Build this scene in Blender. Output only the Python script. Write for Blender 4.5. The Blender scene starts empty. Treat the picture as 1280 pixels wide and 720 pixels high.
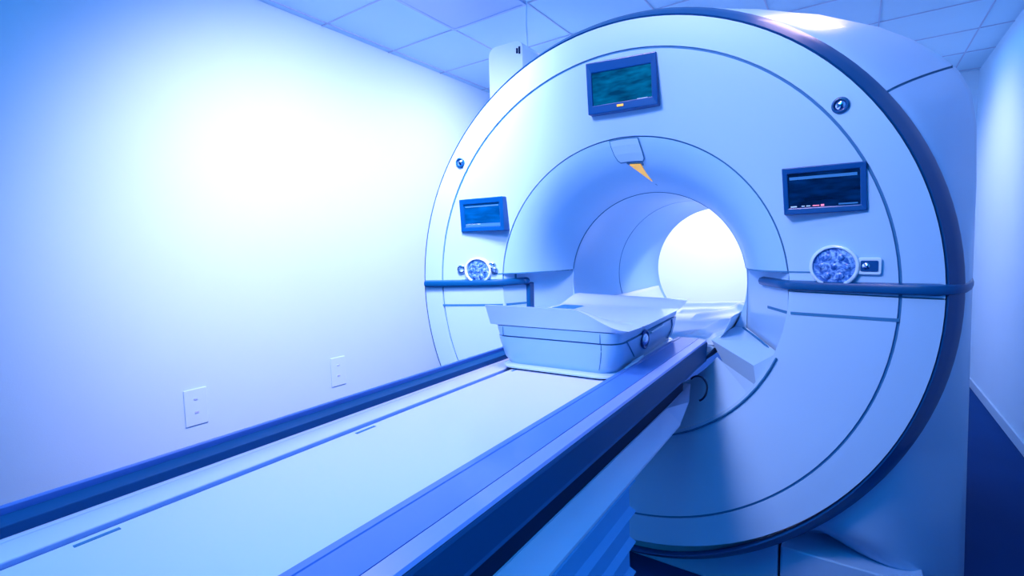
import bpy, bmesh, math, random
from math import sin, cos, pi, radians, hypot, sqrt, atan2
from mathutils import Vector, Matrix, noise
random.seed(4)
SC = bpy.context.scene
COL = SC.collection
Z0 = 1.12          # height of the bore axis above the floor; all shapes are written around that axis

# ------------------------------------------------------------------ materials
def mat(name, col, rough=.4, metal=0., coat=0., bump=0., bscale=60., emit=None, estr=0., spec=.5, var=0., vscale=4.):
    m = bpy.data.materials.new(name); m.use_nodes = True
    nt = m.node_tree; b = nt.nodes['Principled BSDF']
    b.inputs['Base Color'].default_value = (*col, 1)
    b.inputs['Roughness'].default_value = rough
    b.inputs['Metallic'].default_value = metal; b.inputs['Specular IOR Level'].default_value = spec
    b.inputs['Coat Weight'].default_value = coat
    b.inputs['Coat Roughness'].default_value = .08
    if emit:
        b.inputs['Emission Color'].default_value = (*emit, 1); b.inputs['Emission Strength'].default_value = estr
    tc = nt.nodes.new('ShaderNodeTexCoord')
    n = nt.nodes.new('ShaderNodeTexNoise'); n.inputs['Scale'].default_value = bscale; n.inputs['Detail'].default_value = 4
    nt.links.new(tc.outputs['Object'], n.inputs['Vector'])
    if bump:
        bp = nt.nodes.new('ShaderNodeBump'); bp.inputs['Strength'].default_value = bump; bp.inputs['Distance'].default_value = .01
        nt.links.new(n.outputs['Fac'], bp.inputs['Height']); nt.links.new(bp.outputs['Normal'], b.inputs['Normal'])
    n2 = nt.nodes.new('ShaderNodeTexNoise'); n2.inputs['Scale'].default_value = vscale
    nt.links.new(tc.outputs['Object'], n2.inputs['Vector'])
    mp = nt.nodes.new('ShaderNodeMapRange'); mp.inputs['To Min'].default_value = 1 - var; mp.inputs['To Max'].default_value = 1.
    nt.links.new(n2.outputs['Fac'], mp.inputs['Value'])
    mx = nt.nodes.new('ShaderNodeMix'); mx.data_type = 'RGBA'; mx.blend_type = 'MULTIPLY'; mx.inputs['Factor'].default_value = 1
    mx.inputs['A'].default_value = (*col, 1)
    cb = nt.nodes.new('ShaderNodeCombineColor')
    for k in range(3): nt.links.new(mp.outputs['Result'], cb.inputs[k])
    nt.links.new(cb.outputs['Color'], mx.inputs['B']); nt.links.new(mx.outputs['Result'], b.inputs['Base Color'])
    return m

M = {}  # pale surfaces hold a blue light cast in their colour, deepening the shade
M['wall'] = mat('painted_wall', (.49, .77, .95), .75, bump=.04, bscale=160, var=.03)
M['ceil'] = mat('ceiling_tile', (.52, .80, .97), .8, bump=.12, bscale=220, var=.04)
M['grid'] = mat('ceiling_grid', (.42, .55, .75), .5)
M['lamp'] = mat('unlit_diffuser', (.40, .58, .90), .35)
M['floor'] = mat('dark_floor', (.0, .06, .24), .7, spec=.12, var=.2, vscale=3)
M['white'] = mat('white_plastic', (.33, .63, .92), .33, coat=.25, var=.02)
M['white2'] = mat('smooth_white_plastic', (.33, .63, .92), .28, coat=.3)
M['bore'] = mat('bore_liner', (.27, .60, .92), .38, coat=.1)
M['gap'] = mat('panel_gap', (.02, .20, .42), .6)
M['band'] = mat('dark_trim', (.0, .075, .24), .35, coat=.1, spec=.25)
M['rail'] = mat('rail_blue_rubber', (.0, .09, .27), .35, coat=.1, spec=.35)
M['frameblue'] = mat('table_blue_frame', (.05, .20, .62), .38, coat=.25, var=.04)
M['trimblue'] = mat('table_trim_blue', (.20, .34, .80), .35, coat=.3)
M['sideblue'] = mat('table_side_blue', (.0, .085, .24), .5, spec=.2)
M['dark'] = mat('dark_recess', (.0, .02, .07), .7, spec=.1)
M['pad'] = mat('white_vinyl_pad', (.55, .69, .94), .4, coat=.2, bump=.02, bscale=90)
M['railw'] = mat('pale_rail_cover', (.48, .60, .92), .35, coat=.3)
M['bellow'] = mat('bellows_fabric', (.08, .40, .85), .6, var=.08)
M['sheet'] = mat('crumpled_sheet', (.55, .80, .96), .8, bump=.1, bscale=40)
M['bezel'] = mat('screen_bezel', (.0, .075, .27), .3, coat=.1, spec=.35)
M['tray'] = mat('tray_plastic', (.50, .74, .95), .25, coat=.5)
M['chrome'] = mat('chrome', (.6, .75, .95), .12, metal=1.)
M['orange'] = mat('orange_marker', (.95, .55, .08), .4, emit=(1., .45, .05), estr=.6)  # glow added to keep the orange bright under the blue lights
M['plate'] = mat('switch_plate', (.52, .80, .96), .3, coat=.3)

def screen_mat(name, base, stripe):
    m = bpy.data.materials.new(name); m.use_nodes = True
    nt = m.node_tree; b = nt.nodes['Principled BSDF']
    b.inputs['Roughness'].default_value = .12
    tc = nt.nodes.new('ShaderNodeTexCoord'); n = nt.nodes.new('ShaderNodeTexNoise')
    mp = nt.nodes.new('ShaderNodeMapping'); mp.inputs['Scale'].default_value = (8, 8, 30)
    nt.links.new(tc.outputs['Object'], mp.inputs['Vector']); nt.links.new(mp.outputs['Vector'], n.inputs['Vector'])
    n.inputs['Scale'].default_value = 1.6
    r = nt.nodes.new('ShaderNodeValToRGB'); r.color_ramp.elements[0].position = .35; r.color_ramp.elements[1].position = .7
    r.color_ramp.elements[0].color = (*base, 1); r.color_ramp.elements[1].color = (*stripe, 1)
    nt.links.new(n.outputs['Fac'], r.inputs['Fac']); nt.links.new(r.outputs['Color'], b.inputs['Base Color'])
    nt.links.new(r.outputs['Color'], b.inputs['Emission Color']); b.inputs['Emission Strength'].default_value = .6
    return m
M['scr_teal'] = screen_mat('teal_screen', (.0, .030, .065), (.0, .10, .17))
M['scr_navy'] = screen_mat('navy_screen', (.0, .006, .03), (.0, .02, .09))
M['scr_blue'] = screen_mat('blue_screen', (.0, .04, .14), (.0, .07, .24))
M['ui'] = mat('screen_bar', (.03, .14, .36), .3, emit=(.02, .16, .42), estr=.5)
M['uiw'] = mat('screen_text', (.4, .6, .85), .3, emit=(.4, .62, .9), estr=.5)
M['uir'] = mat('screen_red_text', (.8, .25, .35), .3, emit=(.9, .25, .35), estr=.8)

def dial_mat():
    m = bpy.data.materials.new('mottled_dial'); m.use_nodes = True
    nt = m.node_tree; b = nt.nodes['Principled BSDF']; b.inputs['Roughness'].default_value = .3
    tc = nt.nodes.new('ShaderNodeTexCoord'); n = nt.nodes.new('ShaderNodeTexNoise'); n.inputs['Scale'].default_value = 55
    n.inputs['Detail'].default_value = 3; n.inputs['Distortion'].default_value = 1.5
    nt.links.new(tc.outputs['Object'], n.inputs['Vector'])
    r = nt.nodes.new('ShaderNodeValToRGB'); e = r.color_ramp.elements
    e[0].position = .38; e[0].color = (.01, .10, .42, 1); e[1].position = .66; e[1].color = (.30, .60, .95, 1)
    x = e.new(.5); x.color = (.06, .24, .68, 1)
    nt.links.new(n.outputs['Fac'], r.inputs['Fac']); nt.links.new(r.outputs['Color'], b.inputs['Base Color'])
    return m
M['dial'] = dial_mat()

# ------------------------------------------------------------------ helpers
def link(name, bm, m, parent=None, loc=(0, 0, 0), smooth=None, bevel=0):
    """shape written around the bore axis -> one mesh object whose origin is its thing's base"""
    off = Vector((0, 0, Z0)); root = parent
    base = Vector(loc)
    if parent is not None:
        while root.parent is not None: root = root.parent
        base = root.location.copy()
    for v in bm.verts: v.co = v.co + off - base
    bmesh.ops.recalc_face_normals(bm, faces=bm.faces[:])
    me = bpy.data.meshes.new(name); bm.to_mesh(me); bm.free()
    o = bpy.data.objects.new(name, me); COL.objects.link(o)
    me.materials.append(m)
    if smooth is not None:
        for p in me.polygons: p.use_smooth = True
        me.set_sharp_from_angle(angle=radians(smooth))
    if parent is not None: o.parent = parent
    else: o.location = base
    if bevel:
        md = o.modifiers.new('bevel', 'BEVEL'); md.width = bevel; md.segments = 3; md.limit_method = 'ANGLE'; md.angle_limit = radians(40)
    return o

def thing(name, label, cat, loc, group=None):
    o = bpy.data.objects.new(name, None); COL.objects.link(o); o.location = loc
    o.empty_display_size = .1
    o['label'] = label; o['category'] = cat
    if group: o['group'] = group
    return o

def struct(o): o['kind'] = 'structure'; return o

def box(bm, x0, x1, y0, y1, z0, z1, f=None):
    vs = [bm.verts.new(p) for p in ((x0, y0, z0), (x1, y0, z0), (x1, y1, z0), (x0, y1, z0), (x0, y0, z1), (x1, y0, z1), (x1, y1, z1), (x0, y1, z1))]
    if f:
        for v in vs: v.co = f(v.co)
    for q in ((0, 1, 2, 3), (7, 6, 5, 4), (0, 4, 5, 1), (1, 5, 6, 2), (2, 6, 7, 3), (3, 7, 4, 0)):
        bm.faces.new([vs[i] for i in q])
    return vs

def prism(bm, poly, y0, y1, f=None):
    """poly of (x,z), extruded along y"""
    a = [bm.verts.new((x, y0, z)) for x, z in poly]; b = [bm.verts.new((x, y1, z)) for x, z in poly]
    if f:
        for v in a + b: v.co = f(v.co)
    n = len(poly)
    bm.faces.new(a); bm.faces.new(b[::-1])
    for i in range(n): bm.faces.new([a[i], b[i], b[(i + 1) % n], a[(i + 1) % n]])

def tube(bm, pts, r, n=10, cap=True):
    rings = []
    for i, p in enumerate(pts):
        p = Vector(p)
        d = (Vector(pts[min(i + 1, len(pts) - 1)]) - Vector(pts[max(i - 1, 0)])).normalized()
        u = d.cross(Vector((0, 0, 1)))
        if u.length < .1: u = d.cross(Vector((1, 0, 0)))
        u.normalize(); w = d.cross(u)
        rr = r[i] if isinstance(r, (list, tuple)) else r
        rings.append([bm.verts.new(p + (u * cos(2 * pi * k / n) + w * sin(2 * pi * k / n)) * rr) for k in range(n)])
    for a, b in zip(rings, rings[1:]):
        for k in range(n): bm.faces.new([a[k], a[(k + 1) % n], b[(k + 1) % n], b[k]])
    if cap: bm.faces.new(rings[0]); bm.faces.new(rings[-1][::-1])

def revolve(bm, prof, a0=0, a1=2 * pi, n=144):
    """prof of (r,y) about the bore axis; angles measured from +x towards up"""
    full = abs(a1 - a0 - 2 * pi) < 1e-6
    cols = []
    for k in range(n if full else n + 1):
        a = a0 + (a1 - a0) * k / n
        cols.append([bm.verts.new((r * cos(a), y, r * sin(a))) for r, y in prof])
    if full: cols.append(cols[0])
    for A, B in zip(cols, cols[1:]):
        for i in range(len(prof) - 1): bm.faces.new([A[i], B[i], B[i + 1], A[i + 1]])

def cut(bm, z, keep_above, tilt=0.):
    g = bm.verts[:] + bm.edges[:] + bm.faces[:]
    bmesh.ops.bisect_plane(bm, geom=g, plane_co=(0, 0, z), plane_no=(-tilt, 0, 1), clear_inner=keep_above, clear_outer=not keep_above)

# profile of the scanner's dished front, y as a function of radius
PR = [(1.0, 0.), (.9, .022), (.8, .055), (.7, .090), (.605, .128), (.56, .158), (.52, .198), (.485, .252), (.455, .325), (.435, .395), (.415, .485)]
def _sl(i):
    a = PR[max(i - 1, 0)]; c = PR[min(i + 1, len(PR) - 1)]
    return (c[1] - a[1]) / (c[0] - a[0])
def fy(r):
    if r >= 1.: return 0.
    for i, ((r0, y0), (r1, y1)) in enumerate(zip(PR, PR[1:])):
        if r1 <= r <= r0:
            t = (r0 - r) / (r0 - r1); h = r1 - r0; t2, t3 = t * t, t * t * t
            return (2 * t3 - 3 * t2 + 1) * y0 + (t3 - 2 * t2 + t) * h * _sl(i) + (-2 * t3 + 3 * t2) * y1 + (t3 - t2) * h * _sl(i + 1)
    return PR[-1][1]
def chamf(x): return .128 + (.605 - abs(x)) / .185 * .357     # y of the flat shoulders beside the bore
def profile(r0, r1, n, dy=0.):
    return [(r0 + (r1 - r0) * i / n, fy(r0 + (r1 - r0) * i / n) + dy) for i in range(n + 1)]
def shelled(o, t=.012, bev=.003):
    s = o.modifiers.new('thickness', 'SOLIDIFY'); s.thickness = t; s.offset = -1
    return o

def shell(bm, prof, back=.012, a0=0., a1=2 * pi, n=144):
    """closed panel: prof in front, the same profile moved back behind it"""
    p = list(prof) + [(r, y + back) for r, y in reversed(prof)] + [prof[0]]
    revolve(bm, p, a0, a1, n)
    bmesh.ops.remove_doubles(bm, verts=bm.verts[:], dist=1e-6)

# ------------------------------------------------------------------ room
XL, XR, YB, YF, ZF, ZC = -2.13, 1.65, 4.3, -3.6, -Z0, 1.65
b = bmesh.new(); box(b, XL - .1, XR + .1, YF - .1, YB + .1, ZF - .1, ZF); struct(link('floor', b, M['floor']))
b = bmesh.new(); box(b, XL - .1, XR + .1, YF - .1, YB + .1, ZC + .004, ZC + .1); struct(link('ceiling', b, M['ceil']))
b = bmesh.new(); box(b, XL - .1, XL, YF, YB, ZF, ZC + .004); struct(link('wall_left', b, M['wall']))
b = bmesh.new(); box(b, XR, XR + .1, YF, YB, ZF, ZC + .004); struct(link('wall_right', b, M['wall']))
b = bmesh.new(); box(b, XL - .1, XR + .1, YB, YB + .1, ZF, ZC + .004); struct(link('wall_back', b, M['wall']))
b = bmesh.new(); box(b, XL - .1, XR + .1, YF - .1, YF, ZF, ZC + .004); struct(link('wall_front', b, M['sideblue']))
for nm, x0, x1 in (('baseboard_right', XR - .014, XR), ('baseboard_left', XL, XL + .014)):
    b = bmesh.new(); box(b, x0, x1, YF, YB, ZF, ZF + .075); struct(link(nm, b, M['plate'], bevel=.004))
b = bmesh.new()                                  # T-bars of the suspended ceiling
gx = [-1.48 + .59 * k for k in range(-1, 6)]; gy = [.275 + .565 * k for k in range(-7, 8)]
for x in gx:
    if XL < x < XR: box(b, x - .004, x + .004, YF, YB, ZC - .001, ZC + .006)
for y in gy: box(b, XL, XR, y - .004, y + .004, ZC - .0015, ZC + .006)
struct(link('trim_1', b, M['grid']))

lp = thing('ceiling_light', 'unlit blue-tinted rectangular light panel in the tiled ceiling near the left wall', 'ceiling light', (-1.185, .28, ZC + Z0))
b = bmesh.new()
for (x0, x1, y0, y1) in ((-1.476, -.894, -.286, -.268), (-1.476, -.894, .822, .841), (-1.476, -1.458, -.268, .822), (-.912, -.894, -.268, .822)):
    box(b, x0, x1, y0, y1, ZC - .012, ZC + .003)
link('frame', b, M['lamp'], lp, bevel=.002)
b = bmesh.new(); box(b, -1.458, -.912, -.268, .822, ZC - .008, ZC + .002); link('diffuser', b, M['lamp'], lp)

def wall_plate(y, z, label):
    t = thing('wall_plate', label, 'wall plate', (XL, y, z - .095 + Z0), 'wall plates on the left wall')
    b = bmesh.new(); box(b, XL, XL + .008, y - .057, y + .057, z - .1, z + .1); link('cover', b, M['plate'], t, bevel=.004)
    for dz, h, m in ((.045, .004, 'lamp'), (-.028, .005, 'grid')):
        b = bmesh.new(); box(b, XL + .007, XL + .012, y - .009, y + .009, z + dz - h, z + dz + h); link('screw', b, M[m], t)
wall_plate(-.64, -.648, 'white rectangular wall plate on the left wall, the nearer of the two')
wall_plate(.26, -.652, 'white rectangular wall plate on the left wall, the farther one closer to the scanner')

# ------------------------------------------------------------------ scanner
S = thing('mri_scanner', 'large white ring-shaped scanner with a wide bore, dark trim ring and three screens', 'scanner', (0, .9, 0))
GAP = .005
# backing behind the panels
b = bmesh.new(); revolve(b, [(1.0, .03)] + [(r, y + .006) for r, y in profile(.998, .606, 24)]); link('panel_backing', b, M['gap'], S, smooth=40)
b = bmesh.new(); revolve(b, [(r, y + .007) for r, y in profile(.606, .42, 24)]); cut(b, .063, True, .0165); link('funnel_backing', b, M['gap'], S, smooth=40)
# outer ring of the face
for up in (1, 0):
    b = bmesh.new(); shell(b, profile(1.0, .907, 4)); cut(b, .006 if up else .002, up)
    link('outer_ring_panel', b, M['white'], S, smooth=50)
# inner face annulus
b = bmesh.new(); shell(b, profile(.8985, .609, 16)); cut(b, .006, True); link('upper_face_panel', b, M['white'], S, smooth=50)
b = bmesh.new(); shell(b, profile(.8985, .606, 16)); cut(b, .002, False); link('lower_face_panel', b, M['white'], S, smooth=50)
# funnel into the bore, upper half
b = bmesh.new(); shell(b, [(r, fy(r)) for r in [.604 - .00378 * i for i in range(51)]], back=.012); cut(b, .0615, True, .0165)
link('bore_funnel', b, M['bore'], S, smooth=50)
# flat shoulders left and right of the bore
for s in (-1, 1):
    b = bmesh.new()
    zt = .067 if s > 0 else .052
    def P(x, z, dy=0): return (s * x, chamf(x) + dy, z)
    lo = [(.605, -.125), (.574, -.232), (.405, -.192)]
    pts = [(.604, zt), (.418, zt)] + lo[::-1]
    A = [b.verts.new(P(x, z)) for x, z in pts]; B = [b.verts.new(P(x, z, .02)) for x, z in pts]
    b.faces.new(A); b.faces.new(B[::-1])
    for i in range(5): b.faces.new([A[i], B[i], B[(i + 1) % 5], A[(i + 1) % 5]])
    link('shoulder_panel', b, M['white2'], S, bevel=.004)
    # sliver between the shoulder edge and the round bore
    b = bmesh.new(); v = []
    for k in range(13):
        z = .056 - .36 * k / 12
        v.append((b.verts.new((s * .4165, .487, z)), b.verts.new((s * (sqrt(.416 ** 2 - z * z) - .001), .491, z))))
    for p, q in zip(v, v[1:]): b.faces.new([p[0], p[1], q[1], q[0]])
    link('bore_lip', b, M['white2'], S)
    # ledge closing the step between funnel and shoulder
    b = bmesh.new()
    v = []
    for i in range(13):
        r = .604 - .186 * i / 12
        x = sqrt(max(r * r - .056 ** 2, 0))
        v.append((b.verts.new((s * x, fy(r) + .004, zt)), b.verts.new((s * min(x, .604), chamf(min(x, .604)) + .002, zt))))
    for p, q in zip(v, v[1:]):
        b.faces.new([p[0], p[1], q[1], q[0]])
    link('ledge', b, M['white2'], S)
# bore tube in two segments, with seam rings
for y0, y1, m in ((.49, 1.096, 'bore'), (1.106, 1.846, 'bore')):
    b = bmesh.new(); revolve(b, [(.415, y0), (.415, y1), (.430, y1), (.430, y0), (.415, y0)]); bmesh.ops.remove_doubles(b, verts=b.verts[:], dist=1e-6)
    link('bore_tube', b, M[m], S, smooth=40)
b = bmesh.new(); revolve(b, [(.4175, .490), (.4175, 1.2)]); link('tube_seam', b, M['gap'], S, smooth=40)
b = bmesh.new(); revolve(b, [(.4175, .481), (.4140, .482), (.4135, .488), (.4175, .489)], radians(9), radians(172), 80); link('bore_edge_seam', b, M['gap'], S, smooth=40)
# dark trim ring
b = bmesh.new(); revolve(b, [(1.003, .030), (1.003, .004), (1.007, .001), (1.028, .030), (1.048, .062), (1.051, .075), (1.04, .10)])
for v in b.verts:
    q = 1 + .042 * max(0, min(1, -v.co.z / hypot(v.co.x, v.co.z))) ** 6; v.co.x *= q; v.co.z *= q
link('trim_ring', b, M['band'], S, smooth=60)

# housing behind: loft from the ring to a box-like section
HS = [(0, 1.09), (.25, 1.098), (.5, 1.074), (.654, 1.02), (.838, .926), (.93, .862), (1.0, .80), (1.055, .735), (1.09, .66), (1.108, .55), (1.116, .35), (1.12, 0), (1.13, -.6), (1.14, -1.119)]
def sec(a):
    d = Vector((abs(cos(a)), sin(a)))
    for (x0, z0), (x1, z1) in zip(HS, HS[1:]):
        den = d.x * (z1 - z0) - d.y * (x1 - x0)
        if abs(den) < 1e-9: continue
        t = (x0 * (z1 - z0) - z0 * (x1 - x0)) / den
        u = (x0 * d.y - z0 * d.x) / (d.x * (z1 - z0) - d.y * (x1 - x0)) if abs(den) > 1e-9 else 0
        if t > 0 and -1e-6 <= u <= 1 + 1e-6: return t
    return 1.119 / max(-d.y, 1e-6)
def housing(a0, a1, n):
    b = bmesh.new(); cols = []
    for i in range(n + 1):
        a = a0 + (a1 - a0) * i / n
        R = sec(a); c = []
        R0 = 1.046 * (1 + .042 * max(0, -sin(a)) ** 6)
        dn = max(0, min(1, (-sin(a) - .68) / .09)); dm = max(0, min(1, (-sin(a) - .45) / .22))
        k = (1.25 + .85 * dm) * (1 - dn) + .5 * dn
        for j in range(13):
            f = j / 12
            r = R0 + (R - R0) * f
            c.append((r, .07 + .38 * (f ** k)))
        c += [(R, .8), (R, 1.3), (R, 1.78), (R - .03, 1.83), (R - .2, 1.845), (.43, 1.845)]
        cols.append([b.verts.new((r * cos(a), y, r * sin(a))) for r, y in c])
    for A, B in zip(cols, cols[1:]):
        for i in range(len(A) - 1): b.faces.new([A[i], B[i], B[i + 1], A[i + 1]])
    return b
g = .0035
link('top_cover', housing(radians(35.5) + g, radians(144.5) - g, 90), M['white'], S, smooth=30)
link('side_cover', housing(radians(-56), radians(35.5) - g, 90), M['white'], S, smooth=30)
link('side_cover', housing(radians(144.5) + g, radians(236), 90), M['white'], S, smooth=30)
# gap liner behind the cover seams
for a in (radians(35.5), radians(144.5)):
    b = bmesh.new()
    c = [((R0_ := 1.046) + (sec(a) - .004 - 1.046) * j / 12, .07 + .38 * (j / 12) ** 1.25 + .004) for j in range(13)] + [(sec(a) - .006, 1.7)]
    rows = [[b.verts.new((r * cos(a + d), y, r * sin(a + d))) for d in (-.012, .012)] for r, y in c]
    for A, B in zip(rows, rows[1:]): b.faces.new([A[0], A[1], B[1], B[0]])
    link('cover_seam', b, M['gap'], S)
# floor plinth under the ring
b = bmesh.new(); box(b, .601, 1.0, .10, 1.7, ZF, -.905); link('plinth', b, M['white'], S, bevel=.006)
b = bmesh.new(); box(b, -.593, .593, .10, 1.7, ZF, -.905); link('plinth', b, M['white'], S, bevel=.006)
b = bmesh.new(); box(b, -1.10, -.601, .10, 1.7, ZF, -.905); link('plinth', b, M['white'], S, bevel=.006)

# handrail bars either side of the bore
def railz(x): return .016 + .014 * x
for s in (1, -1):
    pts = []
    x = .498 if s > 0 else .545
    while x < .60: pts.append((s * x, chamf(x) - .006, railz(s * x))); x += .02
    while x < 1.0: pts.append((s * x, fy(x) - .004, railz(s * x))); x += .04
    pts += [(1.005, .008, railz(1.02)), (1.038, .07, railz(1)), (1.068, .2, railz(1)), (1.092, .36, railz(1)), (1.100, .5, railz(1))] if s > 0 else [(-.994, -.004, railz(-1))]
    b = bmesh.new()
    rr = []
    H = .017
    for i, p in enumerate(pts):
        p = Vector(p); d = (Vector(pts[min(i + 1, len(pts) - 1)]) - Vector(pts[max(i - 1, 0)])).normalized()
        nrm = Vector((d.y, -d.x, 0)) * (1 if d.x > 0 else -1)
        rr.append([b.verts.new(p + q) for q in (nrm * .0 + Vector((0, 0, H)), nrm * .014 + Vector((0, 0, H * .7)), nrm * .018, nrm * .014 - Vector((0, 0, H * .7)), -Vector((0, 0, H)), -nrm * .02 - Vector((0, 0, H)), -nrm * .02 + Vector((0, 0, H)))])
    for A, B in zip(rr, rr[1:]):
        for k in range(7): b.faces.new([A[k], A[(k + 1) % 7], B[(k + 1) % 7], B[k]])
    b.faces.new(rr[0]); b.faces.new(rr[-1][::-1])
    hr = link('handrail', b, M['rail'], S, smooth=50)
    if s < 0:
        b = bmesh.new(); bmesh.ops.create_uvsphere(b, u_segments=16, v_segments=10, radius=.019, matrix=Matrix.Translation((-.54, chamf(.54) - .022, railz(-.54))))
        link('end_knob', b, M['band'], hr, smooth=60)
        b = bmesh.new(); y = chamf(.535) - .01; box(b, -.552, -.526, y - .012, y + .03, -.2, .0); link('end_post', b, M['rail'], hr, bevel=.005)

# fine seam lines lying in the surface
def seam(fn, x0, x1, z0, z1, w=.0035, n=24, nm='seam_line'):
    b = bmesh.new(); prev = None
    L = hypot(x1 - x0, z1 - z0); nx, nz = -(z1 - z0) / L * w, (x1 - x0) / L * w
    for i in range(n + 1):
        t = i / n; x = x0 + (x1 - x0) * t; z = z0 + (z1 - z0) * t
        y = fn(x, z)
        c = [b.verts.new((x + nx, y - .0015, z + nz)), b.verts.new((x - nx, y - .0015, z - nz)), b.verts.new((x - nx, y + .008, z - nz)), b.verts.new((x + nx, y + .008, z + nz))]
        if prev:
            for k in range(4): b.faces.new([prev[k], c[k], c[(k + 1) % 4], prev[(k + 1) % 4]])
        else: b.faces.new(c)
        prev = c
    b.faces.new(prev[::-1])
    return link(nm, b, M['gap'], S)
face = lambda x, z: fy(hypot(x, z))
both = lambda x, z: chamf(x) if abs(x) < .605 else fy(hypot(x, z))
seam(face, .42, .70, .068, .071, .0025); seam(face, -.66, -.42, .049, .053, .0025)
seam(both, .52, .903, -.074, -.064, .005); seam(both, -.903, -.53, -.106, -.100, .005)
seam(both, -.575, -.575, .045, .018, .004)

# lower apron: facets running from the face opening back to the table dock
b = bmesh.new()
for s in (1, -1):
    V = lambda x, y, z: b.verts.new((s * x, y, z))
    arc = [V(.614 * cos(radians(a)), .130 + (.02 if a == -21 else 0), .614 * sin(radians(a))) for a in (-21, -26, -30, -34)]
    a_, b_, d_, e_ = V(.370, .492, -.190), V(.50, .31, -.212), V(.50, .128, -.27), V(.318, .285, -.218)
    g_ = V(.37, .26, -.30)
    in_ = V(.30, .60, -.245)
    k_ = V(.407, .489, -.192); b.faces.new([a_, k_, e_]); b.faces.new([k_, b_, e_]); b.faces.new([b_, arc[0], d_, e_]); b.faces.new([a_, e_, in_])
    b.faces.new([e_, d_, arc[3], g_]); b.faces.new([d_, arc[0], arc[1], arc[2], arc[3]])
    prev_o, prev_i = arc[3], g_
    for k in range(1, 15):
        a = radians(-34 - 56 * k / 14)
        o = V(.614 * cos(a), .130, .614 * sin(a)); i_ = V(.43 * cos(a), .30, .47 * sin(a))
        b.faces.new([prev_o, o, i_, prev_i]); prev_o, prev_i = o, i_
bmesh.ops.remove_doubles(b, verts=b.verts[:], dist=1e-5)
link('dock_apron', b, M['white2'], S, smooth=10)
# dark seam round the upper edge of the apron
b = bmesh.new()
for s in (1, -1):
    tube(b, [(s * .405, .482, -.192), (s * .44, .415, -.198), (s * .50, .30, -.210), (s * .572, .158, -.232), (s * .574, .125, -.235)], .0045, 8)
    tube(b, [(s * .6185 * cos(radians(a)), .115, .6185 * sin(radians(a))) for a in range(-22, -91, -4)], .0035, 8)
link('apron_seam', b, M['gap'], S, smooth=60)

# parts sitting tangent to the dished face
def tangent(cx, cz, lift=0., k=1.):
    r = hypot(cx, cz); sl = k * (fy(r + .02) - fy(r - .02)) / .04; c0 = fy(r)
    ux, uz = cx / r, cz / r
    return lambda x, z, l=0.: c0 + sl * ((x - cx) * ux + (z - cz) * uz) - lift - l
def plate(b, T, pts, l0, l1):
    A = [b.verts.new((x, T(x, z, l1), z)) for x, z in pts]; B = [b.verts.new((x, T(x, z, l0), z)) for x, z in pts]
    b.faces.new(A); b.faces.new(B[::-1]); n = len(pts)
    for i in range(n): b.faces.new([A[i], B[i], B[(i + 1) % n], A[(i + 1) % n]])
def lerp4(Q, u, v):
    (x0, z0), (x1, z1), (x2, z2), (x3, z3) = Q       # tl tr br bl
    return ((x0 * (1 - u) + x1 * u) * (1 - v) + (x3 * (1 - u) + x2 * u) * v, (z0 * (1 - u) + z1 * u) * (1 - v) + (z3 * (1 - u) + z2 * u) * v)
def sub(Q, u0, u1, v0, v1): return [lerp4(Q, u0, v0), lerp4(Q, u1, v0), lerp4(Q, u1, v1), lerp4(Q, u0, v1)]
def display(Q, m, iu, it, ib, extras, label):
    cx = sum(p[0] for p in Q) / 4; cz = sum(p[1] for p in Q) / 4; T = tangent(cx, cz, .010, .6)
    b = bmesh.new()
    O = Q; I = sub(Q, iu, 1 - iu, it, 1 - ib)
    fo = [b.verts.new((x, T(x, z, .014), z)) for x, z in O]; fi = [b.verts.new((x, T(x, z, .012), z)) for x, z in I]
    di = [b.verts.new((x, T(x, z, .004), z)) for x, z in I]; bo = [b.verts.new((x, T(x, z, -.06), z)) for x, z in O]
    for k in range(4):
        j = (k + 1) % 4
        b.faces.new([fo[k], fo[j], fi[j], fi[k]]); b.faces.new([fi[k], fi[j], di[j], di[k]]); b.faces.new([fo[k], bo[k], bo[j], fo[j]])
    b.faces.new(bo); b.faces.new(di)
    d = link('display', b, M['bezel'], S, bevel=.003); d['label'] = label
    b = bmesh.new(); plate(b, T, I, 0, .006); sc = link('screen', b, M[m], d)
    for nm, u0, u1, v0, v1, mm in extras:
        b = bmesh.new(); plate(b, T, sub(Q, u0, u1, v0, v1), .004, .0075 if mm != 'logo' else .0165); link(nm, b, M[mm if mm != 'logo' else 'orange'], d)
display([(-.101, .887), (.178, .870), (.173, .692), (-.110, .699)], 'scr_teal', .075, .20, .17,
        [('screen_bar', .08, .92, .12, .155, 'ui'), ('logo', .44, .53, .885, .925, 'logo'), ('status_line', .72, .86, .82, .832, 'uiw')], 'upper display with a teal screen')
display([(.584, .412), (.810, .406), (.816, .261), (.593, .261)], 'scr_navy', .07, .13, .14,
        [('screen_bar', .09, .90, .20, .26, 'ui'), ('status_line', .09, .17, .82, .845, 'uiw'), ('status_line', .23, .27, .82, .84, 'uiw'), ('status_line', .29, .34, .82, .84, 'uiw'),
         ('status_line', .37, .45, .82, .84, 'uir'), ('status_line', .47, .51, .81, .85, 'uir'), ('screen_bar', .68, .90, .81, .84, 'ui')], 'right display with a navy screen and a row of red and white marks')
display([(-.780, .408), (-.552, .412), (-.557, .255), (-.782, .255)], 'scr_blue', .09, .17, .13,
        [('screen_bar', .10, .90, .76, .86, 'ui'), ('status_line', .13, .45, .76, .785, 'uiw'), ('screen_bar', .12, .88, .22, .26, 'ui')], 'left display with a blue screen')

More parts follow.
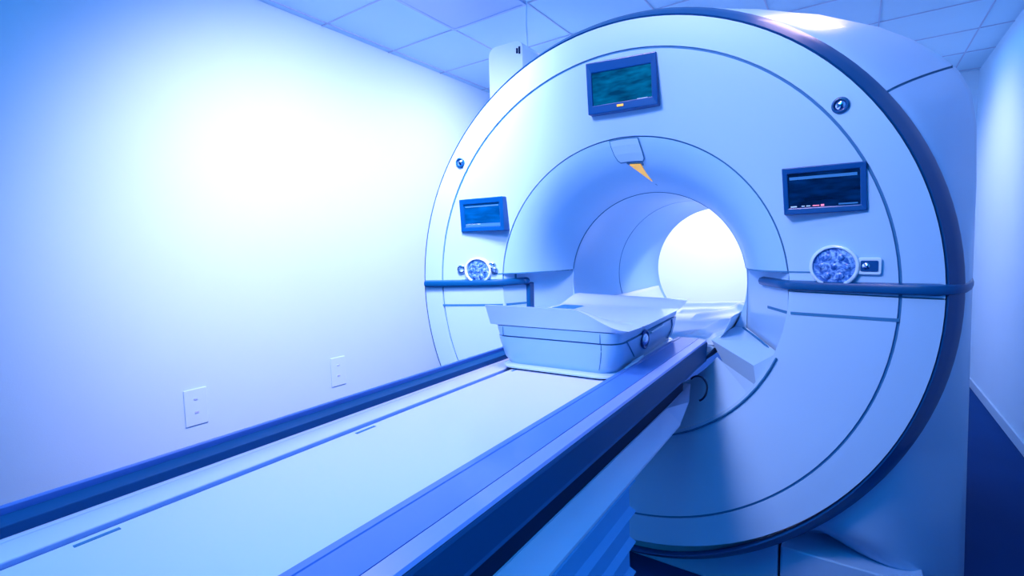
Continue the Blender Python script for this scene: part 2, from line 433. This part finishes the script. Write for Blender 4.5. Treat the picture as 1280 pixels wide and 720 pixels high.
def rim(b, T, c, ro, ri, l0, l1, n=40):
    o1 = []; 
    for i in range(n):
        a = 2 * pi * i / n
        q = []
        for r, l in ((ro, l0), (ro, l1 * .8), (ro - (ro - ri) * .3, l1), (ri + (ro - ri) * .2, l1), (ri, l1 * .5), (ri, l0)):
            x = c[0] + r * cos(a); z = c[1] + r * sin(a); q.append(b.verts.new((x, T(x, z, l), z)))
        o1.append(q)
    for i in range(n):
        A, B = o1[i], o1[(i + 1) % n]
        for k in range(5): b.faces.new([A[k], B[k], B[k + 1], A[k + 1]])
def disc(b, T, c, r, l, dome=.0, n=40):
    rows = []
    for j in range(1, 6):
        rr = r * j / 5; rows.append([])
        for i in range(n):
            a = 2 * pi * i / n; x = c[0] + rr * cos(a); z = c[1] + rr * sin(a)
            rows[-1].append(b.verts.new((x, T(x, z, l + dome * (1 - (j / 5) ** 2)), z)))
    for A, B in zip(rows, rows[1:]):
        for i in range(n): b.faces.new([A[i], A[(i + 1) % n], B[(i + 1) % n], B[i]])
    b.faces.new(rows[0])
def rrect(x0, x1, z0, z1, r, n=5):
    p = []
    for cx, cz, a0 in ((x1 - r, z1 - r, 0), (x0 + r, z1 - r, 90), (x0 + r, z0 + r, 180), (x1 - r, z0 + r, 270)):
        for i in range(n + 1):
            a = radians(a0 + 90 * i / n); p.append((cx + r * cos(a), cz + r * sin(a)))
    return p
def control(cx, cz, R, label, tab):
    T = tangent(cx, cz)
    b = bmesh.new(); rim(b, T, (cx, cz), R, R * .84, -.01, .016); cp = link('control_dial', b, M['plate'], S, smooth=60); cp['label'] = label
    b = bmesh.new(); disc(b, T, (cx, cz), R * .86, .006, .006); link('keypad', b, M['dial'], cp, smooth=60)
    for k in range(7):                            # raised keys on the pad
        a = 2 * pi * k / 6; q = 0 if k == 6 else R * .5
        b = bmesh.new(); disc(b, T, (cx + q * cos(a), cz + q * sin(a)), R * .15, .013, .003, 12); link('key', b, M['dial'], cp, smooth=60)
    if tab > 0:
        b = bmesh.new(); plate(b, T, rrect(cx + R * .9, cx + R * 1.78, cz - .024, cz + .028, .008), -.01, .011); link('tab', b, M['plate'], cp, bevel=.003)
        b = bmesh.new(); plate(b, T, rrect(cx + R * 1.02, cx + R * 1.66, cz - .014, cz + .019, .004), .008, .013); tb = link('tab_inset', b, M['bezel'], cp)
        b = bmesh.new(); disc(b, T, (cx + R * 1.22, cz + .002), .010, .014, .004, 16); link('tab_button', b, M['chrome'], cp, smooth=60)
    else:
        b = bmesh.new(); rim(b, T, (cx - R * 1.28, cz + .008), .020, .012, -.005, .010, 24); link('tab', b, M['chrome'], cp, smooth=60)
        b = bmesh.new(); rim(b, T, (cx + R * 1.05, cz + .024), .016, .010, -.005, .014, 24); link('tab', b, M['chrome'], cp, smooth=60)
        b = bmesh.new(); rim(b, T, (cx + R * 1.2, cz + .002), .014, .008, -.005, .014, 24); link('tab', b, M['chrome'], cp, smooth=60)
control(.735, .092, .068, 'round blue keypad right of the bore with a small side tab', 1)
control(-.716, .066, .064, 'round blue keypad left of the bore', -1)
for cx, cz, R in ((.741, .577, .023), (-.752, .578, .022)):
    T = tangent(cx, cz)
    b = bmesh.new(); rim(b, T, (cx, cz), R, R * .72, -.008, .008, 32); rb = link('round_sensor', b, M['rail'], S, smooth=60)
    b = bmesh.new(); disc(b, T, (cx, cz), R * .75, .002, .008, 24); link('lens', b, M['chrome'], rb, smooth=60)

# small cover plate with the orange laser marker above the bore
def surfpatch(b, cols, lift):
    rows = []
    for r, x0, x1 in cols:
        rows.append([])
        for i in range(9):
            x = x0 + (x1 - x0) * i / 8; z = sqrt(r * r - x * x)
            rows[-1].append(b.verts.new((x, fy(r) - lift * .8, z - lift * .4)))
    for A, B in zip(rows, rows[1:]):
        for i in range(8): b.faces.new([A[i], A[i + 1], B[i + 1], B[i]])
b = bmesh.new(); surfpatch(b, [(.604, -.052, .072), (.58, -.051, .075), (.55, -.047, .078), (.528, -.040, .077), (.518, -.030, .068)], .004); mk = link('marker_rim', b, M['gap'], S)
b = bmesh.new(); surfpatch(b, [(.601, -.048, .068), (.58, -.047, .071), (.55, -.043, .074), (.530, -.036, .073), (.522, -.028, .066)], .0055); link('marker_cover', b, M['white2'], mk)
def wedge(x0, x1, xt, r0, r1, l, w):
    b = bmesh.new(); p = []
    for x, r, q in ((x0, r0, l), (x1, r0, l), (xt, r1, l * .5)):
        z = sqrt(r * r - x * x); p.append((b.verts.new((x, fy(r) + .004, z)), b.verts.new((x, fy(r) - q, z - q * .6))))
    b.faces.new([q[1] for q in p]); b.faces.new([q[0] for q in p][::-1])
    for i in range(3): b.faces.new([p[i][0], p[i][1], p[(i + 1) % 3][1], p[(i + 1) % 3][0]])
    return b
link('laser_marker', wedge(.006, .052, .058, .512, .452, .010, 0), M['orange'], mk)
link('marker_shade', wedge(-.006, .062, .064, .517, .438, .005, 0), M['gap'], mk)  # dark wedge standing in for the marker's shadow side

# turret with service cable on top of the magnet housing
b = bmesh.new(); prism(b, rrect(-1.085, -.84, .62, 1.385, .05, 6), .70, 1.05); tu = link('cable_turret', b, M['plate'], S, smooth=40)
for x, h in ((-.875, .014), (-.858, .020)):
    b = bmesh.new(); box(b, x - .004, x + .004, .692, .71, 1.325 - h, 1.325 + h); link('latch', b, M['dark'], tu)
b = bmesh.new(); tube(b, [(-.865, .8, 1.37), (-.866, .79, 1.5), (-.868, .80, ZC - .002)], .0035, 8); link('cable', b, M['ceil'], tu, smooth=60)

# ------------------------------------------------------------------ bed inside the bore and the sheet on it
b = bmesh.new(); prism(b, [(-.33, -.252), (-.33 + .02, -.247), (.31, -.247), (.33, -.252), (.27, -.315), (-.27, -.315)], .30, 1.84); link('bore_bed', b, M['white2'], S, bevel=.003)

def foldz(x, y):
    h = 0
    for (x0, y0, x1, y1, w, a) in ((.30, .42, .40, 1.25, .018, .030), (.20, .50, .36, 1.45, .016, .022), (.08, 1.0, .30, 1.62, .02, .03), (-.05, 1.2, .28, 1.45, .02, .026),
                                   (-.15, 1.45, .25, 1.72, .022, .035), (.33, .36, .36, .9, .012, .016), (.12, .40, .30, .95, .016, .014)):
        dx, dy = x1 - x0, y1 - y0; L = hypot(dx, dy); t = max(0, min(1, ((x - x0) * dx + (y - y0) * dy) / L / L))
        d = hypot(x - x0 - dx * t, y - y0 - dy * t)
        h += a * math.exp(-(d / w) ** 2)
    return h
b = bmesh.new(); rows = []
NX, NY = 90, 110
for j in range(NY + 1):
    rows.append([])
    y = .315 + 1.45 * j / NY
    for i in range(NX + 1):
        u = -1 + 2 * i / NX; x = u * .385
        base = -.243
        rr = .405
        if abs(x) > .30:
            zz = -sqrt(max(rr * rr - x * x, .0001)); base = max(base, zz)
            base = base if base > -.243 else -.243
        z = base + foldz(x, y) * (1 if abs(x) < .35 else .5) + .004 * noise.noise(Vector((x * 9, y * 6, 3)))
        lim = -sqrt(max(.4105 ** 2 - x * x, 0)) if abs(x) < .41 else 0
        z = max(z, lim + .0)
        yy = y - (.03 * sin(u * 5) if j == 0 else 0)
        rows[-1].append(b.verts.new((x, y, z)))
for A, B in zip(rows, rows[1:]):
    for i in range(NX): b.faces.new([A[i], A[i + 1], B[i + 1], B[i]])
sh = link('bed_sheet', b, M['sheet'], None, (0, 1.0, Z0 - .243), smooth=80)
sd = sh.modifiers.new('thickness', 'SOLIDIFY'); sd.thickness = .002; sd.offset = 1
sh['label'] = 'crumpled white sheet lying inside the scanner bore behind the padded tray'; sh['category'] = 'sheet'

# ------------------------------------------------------------------ patient table
TA = radians(1.25)
def rot(v, c=(0., -.6), a=TA):
    x, y = v[0] - c[0], v[1] - c[1]
    return Vector((c[0] + x * cos(a) - y * sin(a), c[1] + x * sin(a) + y * cos(a), v[2]))
Tb = thing('patient_table', 'long white-topped patient table with blue side rails docked to the scanner', 'patient table', (0, -1.3, 0))
Y0, Y1 = -2.45, .262
def ext(nm, poly, m, y0=Y0, y1=Y1, bev=.003, parent=None):
    b = bmesh.new(); prism(b, poly, y0, y1, rot); return link(nm, b, M[m], parent or Tb, bevel=bev)
ext('deck', [(-.325, -.30), (-.325, -.262), (.30, -.262), (.30, -.30)], 'frameblue')
ext('edge_strip', [(-.323, -.262), (-.323, -.250), (-.278, -.250), (-.278, -.262)], 'pad')
ext('edge_strip', [(-.2755, -.262), (-.2755, -.250), (-.208, -.250), (-.208, -.262)], 'pad')
ext('pad', [(-.182, -.262), (-.178, -.247), (-.168, -.244), (.195, -.244), (.20, -.262)], 'pad', bev=.004)
ext('side_rail', [(-.336, -.31), (-.337, -.216), (-.334, -.213), (-.328, -.213), (-.3255, -.216), (-.3235, -.30)], 'frameblue', bev=.002)
ext('side_rail', [(.203, -.27), (.203, -.217), (.207, -.214), (.221, -.2135), (.223, -.216), (.225, -.2135), (.293, -.2125), (.293, -.235), (.20, -.235)], 'frameblue', bev=0)
ext('rail_trim', [(.295, -.2125), (.321, -.219), (.324, -.2245), (.30, -.235), (.295, -.235)], 'trimblue', bev=0)
for s in (1, -1):
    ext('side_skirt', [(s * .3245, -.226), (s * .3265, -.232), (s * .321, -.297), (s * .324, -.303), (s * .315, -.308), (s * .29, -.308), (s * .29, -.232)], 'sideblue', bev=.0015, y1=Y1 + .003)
    ext('lower_rail', [(s * .278, -.384), (s * .286, -.386), (s * .331, -.430), (s * .331, -.438), (s * .26, -.438), (s * .26, -.384)], 'railw', y1=-.16, bev=.0015)
    # pointed tip of the rail
    b = bmesh.new()
    A = [(s * .260, -.384), (s * .286, -.386), (s * .331, -.434), (s * .260, -.438)]
    Bv = [(s * .265, -.378, .16), (s * .286, -.379, .16), (s * .329, -.392, -.04), (s * .265, -.40, -.04)]
    va = [b.verts.new(rot((x, -.16, z))) for x, z in A]; vb = [b.verts.new(rot((x, y, z))) for x, z, y in Bv]
    b.faces.new(va); b.faces.new(vb[::-1])
    for i in range(4): b.faces.new([va[i], vb[i], vb[(i + 1) % 4], va[(i + 1) % 4]])
    link('rail_tip', b, M['railw'], Tb, bevel=.002)
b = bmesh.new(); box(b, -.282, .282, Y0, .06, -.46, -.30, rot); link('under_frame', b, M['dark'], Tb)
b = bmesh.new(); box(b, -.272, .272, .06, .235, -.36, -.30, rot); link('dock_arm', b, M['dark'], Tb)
b = bmesh.new(); tube(b, [rot((.34 + .035 * cos(t_), .03 + .02 * sin(t_), -.357 + .042 * sin(t_))) for t_ in [2.4 - 3.6 * k / 16 for k in range(17)]], .0035, 8); link('cable_loop', b, M['dark'], Tb, smooth=60)
# slots at the pad's left edge
for y in (-1.58, -1.075, -.425):
    b = bmesh.new(); box(b, -.158, -.150, y - .028, y + .028, -.2455, -.2432, rot); link('slot', b, M['gap'], Tb)
# pleated bellows
P = []; z = -.435; k = 0; bel = []
bz = [-.43, -.452] 
zz = -.47; outl = [( .300, -.455)]
while zz > -1.04:
    outl.append((.315, zz)); outl.append((.300, zz - .014)); outl.append((.301, zz - .070)); zz -= .088
yc = -.565; yn = -2.2
b = bmesh.new()
fullr = []
for (hx, z_) in outl:
    d = hx - .300
    cs = [(hx, yc + d), (hx, yn - d), (-hx, yn - d), (-hx, yc + d)]
    fullr.append([b.verts.new(rot((x, y, z_))) for x, y in cs])
for A, B in zip(fullr, fullr[1:]):
    for k in range(4): b.faces.new([A[k], A[(k + 1) % 4], B[(k + 1) % 4], B[k]])
b.faces.new(fullr[0]); b.faces.new(fullr[-1][::-1])
link('bellows', b, M['bellow'], Tb, bevel=.002)
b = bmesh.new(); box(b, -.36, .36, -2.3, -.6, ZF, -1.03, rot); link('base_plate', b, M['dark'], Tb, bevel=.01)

# ------------------------------------------------------------------ head support tray on the table
H_ = thing('positioning_tray', 'glossy white padded head support tray with tapered sides sitting on the table end', 'head support', (-.02, -.06, Z0 - .244))
HA = radians(3.0); HC = (-.03, -.4)
hrot = lambda v: rot(v, HC, HA)
def rr_ring(b, hx0, hx1, y0, y1, z, r, n=7):
    return [b.verts.new(hrot((x, y, z))) for x, y in rrect(hx0, hx1, y0, y1, r, n)]
def stack(nm, rings, m, bev=0, sm=35, parent=None):
    b = bmesh.new(); R_ = [rr_ring(b, *q) for q in rings]
    for A, B in zip(R_, R_[1:]):
        for k in range(len(A)): b.faces.new([A[k], A[(k + 1) % len(A)], B[(k + 1) % len(A)], B[k]])
    b.faces.new(R_[0][::-1]); b.faces.new(R_[-1])
    return link(nm, b, M[m], parent or H_, smooth=sm, bevel=bev)
ft = (-.205, .172, -.415, .33)
stack('foot_shadow', [(-.225, .190, -.420, .33, -.2435, .06), (-.225, .190, -.420, .33, -.2385, .06)], 'dark')  # dark layer standing in for the shadow line under the flange
stack('base_flange', [(-.222, .188, -.418, .33, -.239, .06), (-.232, .198, -.43, .335, -.2375, .065), (-.232, .198, -.43, .335, -.2325, .065), (-.22, .186, -.412, .33, -.2265, .06)], 'tray')
stack('body', [(-.215, .182, -.405, .32, -.228, .06), (-.232, .196, -.416, .325, -.205, .06), (-.243, .206, -.422, .33, -.165, .06), (-.249, .211, -.425, .33, -.132, .055)], 'white2')
stack('groove', [(-.236, .199, -.418, .325, -.134, .05), (-.236, .199, -.418, .325, -.126, .05)], 'gap')
stack('upper_band', [(-.244, .207, -.426, .332, -.127, .05), (-.250, .214, -.430, .336, -.094, .05)], 'white2')
stack('rim_groove', [(-.246, .210, -.426, .332, -.095, .05), (-.248, .212, -.426, .332, -.086, .05)], 'gap')
# saddle-shaped pad on top
def padz(u, v):       # u 0..1 left to right, v 0..1 front to back
    front = -.022 - .058 * max(0, min(1, (u - .62) / .36)) ** 1.0 * (3 - 2 * max(0, min(1, (u - .62) / .36))) / 1.0 * max(0, min(1, (u - .62) / .36)) if u > .62 else -.022
    back = -.052 - .012 * u
    mid = -.087 + .004 * u
    f = max(0, 1 - v / .28); f = f * f * (3 - 2 * f)
    g_ = max(0, (v - .74) / .26); g_ = g_ * g_ * (3 - 2 * g_)
    return front * f + back * g_ + mid * max(0, 1 - f - g_)
b = bmesh.new(); top = []; NU, NV = 40, 40
for j in range(NV + 1):
    v = j / NV; top.append([])
    for i in range(NU + 1):
        u = i / NU
        x = -.275 + .530 * u; y = -.445 + .79 * v
        # rounded plan corners
        ex = 1 - .03 * (abs(2 * v - 1) ** 6); x = -.01 + (x + .01) * ex
        z = padz(u, v)
        top[-1].append(b.verts.new(hrot((x, y, z))))
bot = []
for j in range(NV + 1):
    bot.append([])
    for i in range(NU + 1):
        u = i / NU; v = j / NV
        x = -.255 + .485 * u; y = -.43 + .76 * v
        z = -.0905
        tz = padz(u, v); z = min(z, tz - .006)
        bot[-1].append(b.verts.new(hrot((x, y, z))))
for G in (top, bot):
    for j in range(NV):
        for i in range(NU): b.faces.new([G[j][i], G[j][i + 1], G[j + 1][i + 1], G[j + 1][i]])
for j in range(NV):
    for i in (0, NU): b.faces.new([top[j][i], top[j + 1][i], bot[j + 1][i], bot[j][i]])
for i in range(NU):
    for j in (0, NV): b.faces.new([top[j][i], top[j][i + 1], bot[j][i + 1], bot[j][i]])
link('pad', b, M['tray'], H_, smooth=45)
# side details on the right flank: latch knob, lines and bumper
def flank(y, z, o=0.):
    t = max(0, min(1, (z + .228) / .096)); x = .184 + .028 * t ** .6 + o; return hrot((x, y, z))
b = bmesh.new(); bmesh.ops.create_uvsphere(b, u_segments=20, v_segments=12, radius=.024, matrix=Matrix.Translation(flank(-.17, -.152, -.002)) @ Matrix.Diagonal((.7, 1, 1, 1))); kn = link('latch_knob', b, M['chrome'], H_, smooth=60)
b = bmesh.new()
p0 = flank(-.17, -.152, .004)
tube(b, [p0 + Vector((0, .032 * cos(a), .030 * sin(a))) for a in [2 * pi * k / 20 for k in range(21)]], .0045, 8); link('knob_ring', b, M['bezel'], kn, smooth=60)
b = bmesh.new(); tube(b, [flank(-.36 + .014 * k, -.130 - .0085 * k, .001) for k in range(9)][::1], .002, 6); link('flank_seam', b, M['gap'], H_)
b = bmesh.new(); tube(b, [flank(y, z, .003) for y, z in ((-.10, -.140), (-.02, -.137), (.06, -.137))], .004, 8); link('flank_strip', b, M['plate'], H_, smooth=60)
b = bmesh.new(); tube(b, [flank(y, z, .001) for y, z in ((.20, -.134), (.225, -.16), (.222, -.19), (.20, -.215))], .0025, 6); link('flank_seam', b, M['gap'], H_)
b = bmesh.new(); tube(b, [flank(y, z, .014) for y, z in ((-.36, -.218), (-.25, -.214), (-.18, -.210))], [.006, .008, .004], 8); link('bumper', b, M['plate'], H_, smooth=60)
for x0_, x1_, za, zb in ((.150, .150, -.096, -.128), (.152, .140, -.132, -.215), (-.205, -.205, -.096, -.128)):
    b = bmesh.new(); n_ = 10
    tube(b, [hrot((x0_ + (x1_ - x0_) * (k / n_) ** 2, -.4285 + (.004 if za < -.13 else .0) + .012 * (k / n_) ** 2 * (za < -.13), za + (zb - za) * k / n_)) for k in range(n_ + 1)], .0013, 6)
    link('front_seam', b, M['gap'], H_)
for k in range(6):
    b = bmesh.new(); p = hrot((.217, -.20 + .09 * k, -.100)); bmesh.ops.create_cube(b, size=1, matrix=Matrix.Translation(p) @ Matrix.Diagonal((.008, .03, .007, 1))); link('hinge_clip', b, M['bezel'], H_, bevel=.002)

# ------------------------------------------------------------------ lights, all unseen; fills added for brightness and tint
def area(nm, loc, tgt, sx, sy, e, col, spread=180):
    L = bpy.data.lights.new(nm, 'AREA'); L.shape = 'RECTANGLE'; L.size = sx; L.size_y = sy; L.energy = e; L.color = col; L.spread = radians(spread)
    o = bpy.data.objects.new(nm, L); COL.objects.link(o); o.location = (loc[0], loc[1], loc[2] + Z0)
    d = Vector(tgt) - Vector(loc); o.rotation_euler = d.to_track_quat('-Z', 'Y').to_euler(); return o
def spot(nm, loc, tgt, e, col, size, blend, rad=.1):
    L = bpy.data.lights.new(nm, 'SPOT'); L.energy = e; L.color = col; L.spot_size = radians(size); L.spot_blend = blend; L.shadow_soft_size = rad
    o = bpy.data.objects.new(nm, L); COL.objects.link(o); o.location = (loc[0], loc[1], loc[2] + Z0)
    d = Vector(tgt) - Vector(loc); o.rotation_euler = d.to_track_quat('-Z', 'Y').to_euler(); return o
BLUE = (.0, .46, 1.); WHITE = (.72, .51, .72)
area('blue_top_fill', (.0, -1.9, 1.6), (-.2, -.6, -.3), 1.4, 1.0, 34, BLUE)  # unseen soft light added overhead to tint the room blue
area('blue_front_fill', (-.6, -3.2, 1.0), (.0, .0, .0), 1.2, 1.0, 10, BLUE)  # weak blue fill added behind the camera
spot('blue_low_fill', (1.5, -2.4, .7), (.3, -1.0, -.7), 85, BLUE, 38, 1., .2)  # narrow blue spot added to brighten the bellows
area('blue_right_fill', (1.35, 2.9, 1.6), (1.35, 2.9, 0), .4, 1.6, 2, BLUE)  # small unseen fill added to turn the right wall bluer
area('housing_area_fill', (.75, .95, 1.62), (.75, .95, 0), .3, .8, 9, WHITE)  # added above the housing to whiten its top cover
spot('wall_wash_light', (-.25, -.72, 1.45), (-2.13, .4, -.15), 560, WHITE, 100, 1., .2)  # unseen light high on the left, washing the wall
spot('wall_wash_light', (-.95, 1.3, 1.5), (-2.13, 1.3, .1), 120, WHITE, 140, 1., .2)  # second wash added to carry the pale wall further back
spot('face_key_light', (-.35, -1.6, 1.55), (.05, .1, .58), 290, WHITE, 80, 1., .3)  # unseen key from the upper left for the scanner face
spot('table_fill', (-.2, -.72, 1.6), (-.12, -.75, -.25), 130, WHITE, 95, 1., .2)  # unseen spot added to brighten the table top
spot('housing_spot_fill', (.45, -.75, 1.62), (.7, .5, 1.05), 60, WHITE, 75, 1., .1)  # aimed fill added for the upper right of the cover
spot('rear_wall_fill', (-.3, 2.6, 1.55), (-1.2, 4.3, .1), 800, WHITE, 110, 1., .2)  # unseen, added to whiten the wall visible through the bore
spot('rear_right_fill', (.5, 3.1, 1.5), (1.65, 3.4, .5), 110, WHITE, 85, 1., .2)  # added to lift the right wall beside the housing
spot('bore_fill', (.25, 2.6, .95), (.0, 1.2, -.2), 260, WHITE, 60, 1., .08)  # hidden behind the scanner, added to brighten the sheet and bore

w = bpy.data.worlds.new('world'); SC.world = w; w.use_nodes = True
w.node_tree.nodes['Background'].inputs['Color'].default_value = (0, .1, .5, 1); w.node_tree.nodes['Background'].inputs['Strength'].default_value = .2

# ------------------------------------------------------------------ camera
f, yaw, pit, rol = 617.325, -.6076, -.0822, -.0229
fw = Vector((sin(yaw) * cos(pit), cos(yaw) * cos(pit), sin(pit)))
r = Vector((cos(yaw), -sin(yaw), 0)); u = r.cross(fw)
r2 = r * cos(rol) + u * sin(rol); u2 = -r * sin(rol) + u * cos(rol)
cd = bpy.data.cameras.new('camera'); cam = bpy.data.objects.new('camera', cd); COL.objects.link(cam)
cd.sensor_width = 36; cd.lens = f * 36 / 1280; cd.clip_start = .02
cam.matrix_world = Matrix.Translation((.7899, -1.8055, .1755 + Z0)) @ Matrix(((r2.x, u2.x, -fw.x), (r2.y, u2.y, -fw.y), (r2.z, u2.z, -fw.z))).to_4x4()
SC.camera = cam
SC.view_settings.view_transform = 'Standard'; SC.view_settings.look = 'None'
SC.view_settings.exposure = 0; SC.view_settings.gamma = 1; SC.view_settings.use_curve_mapping = False
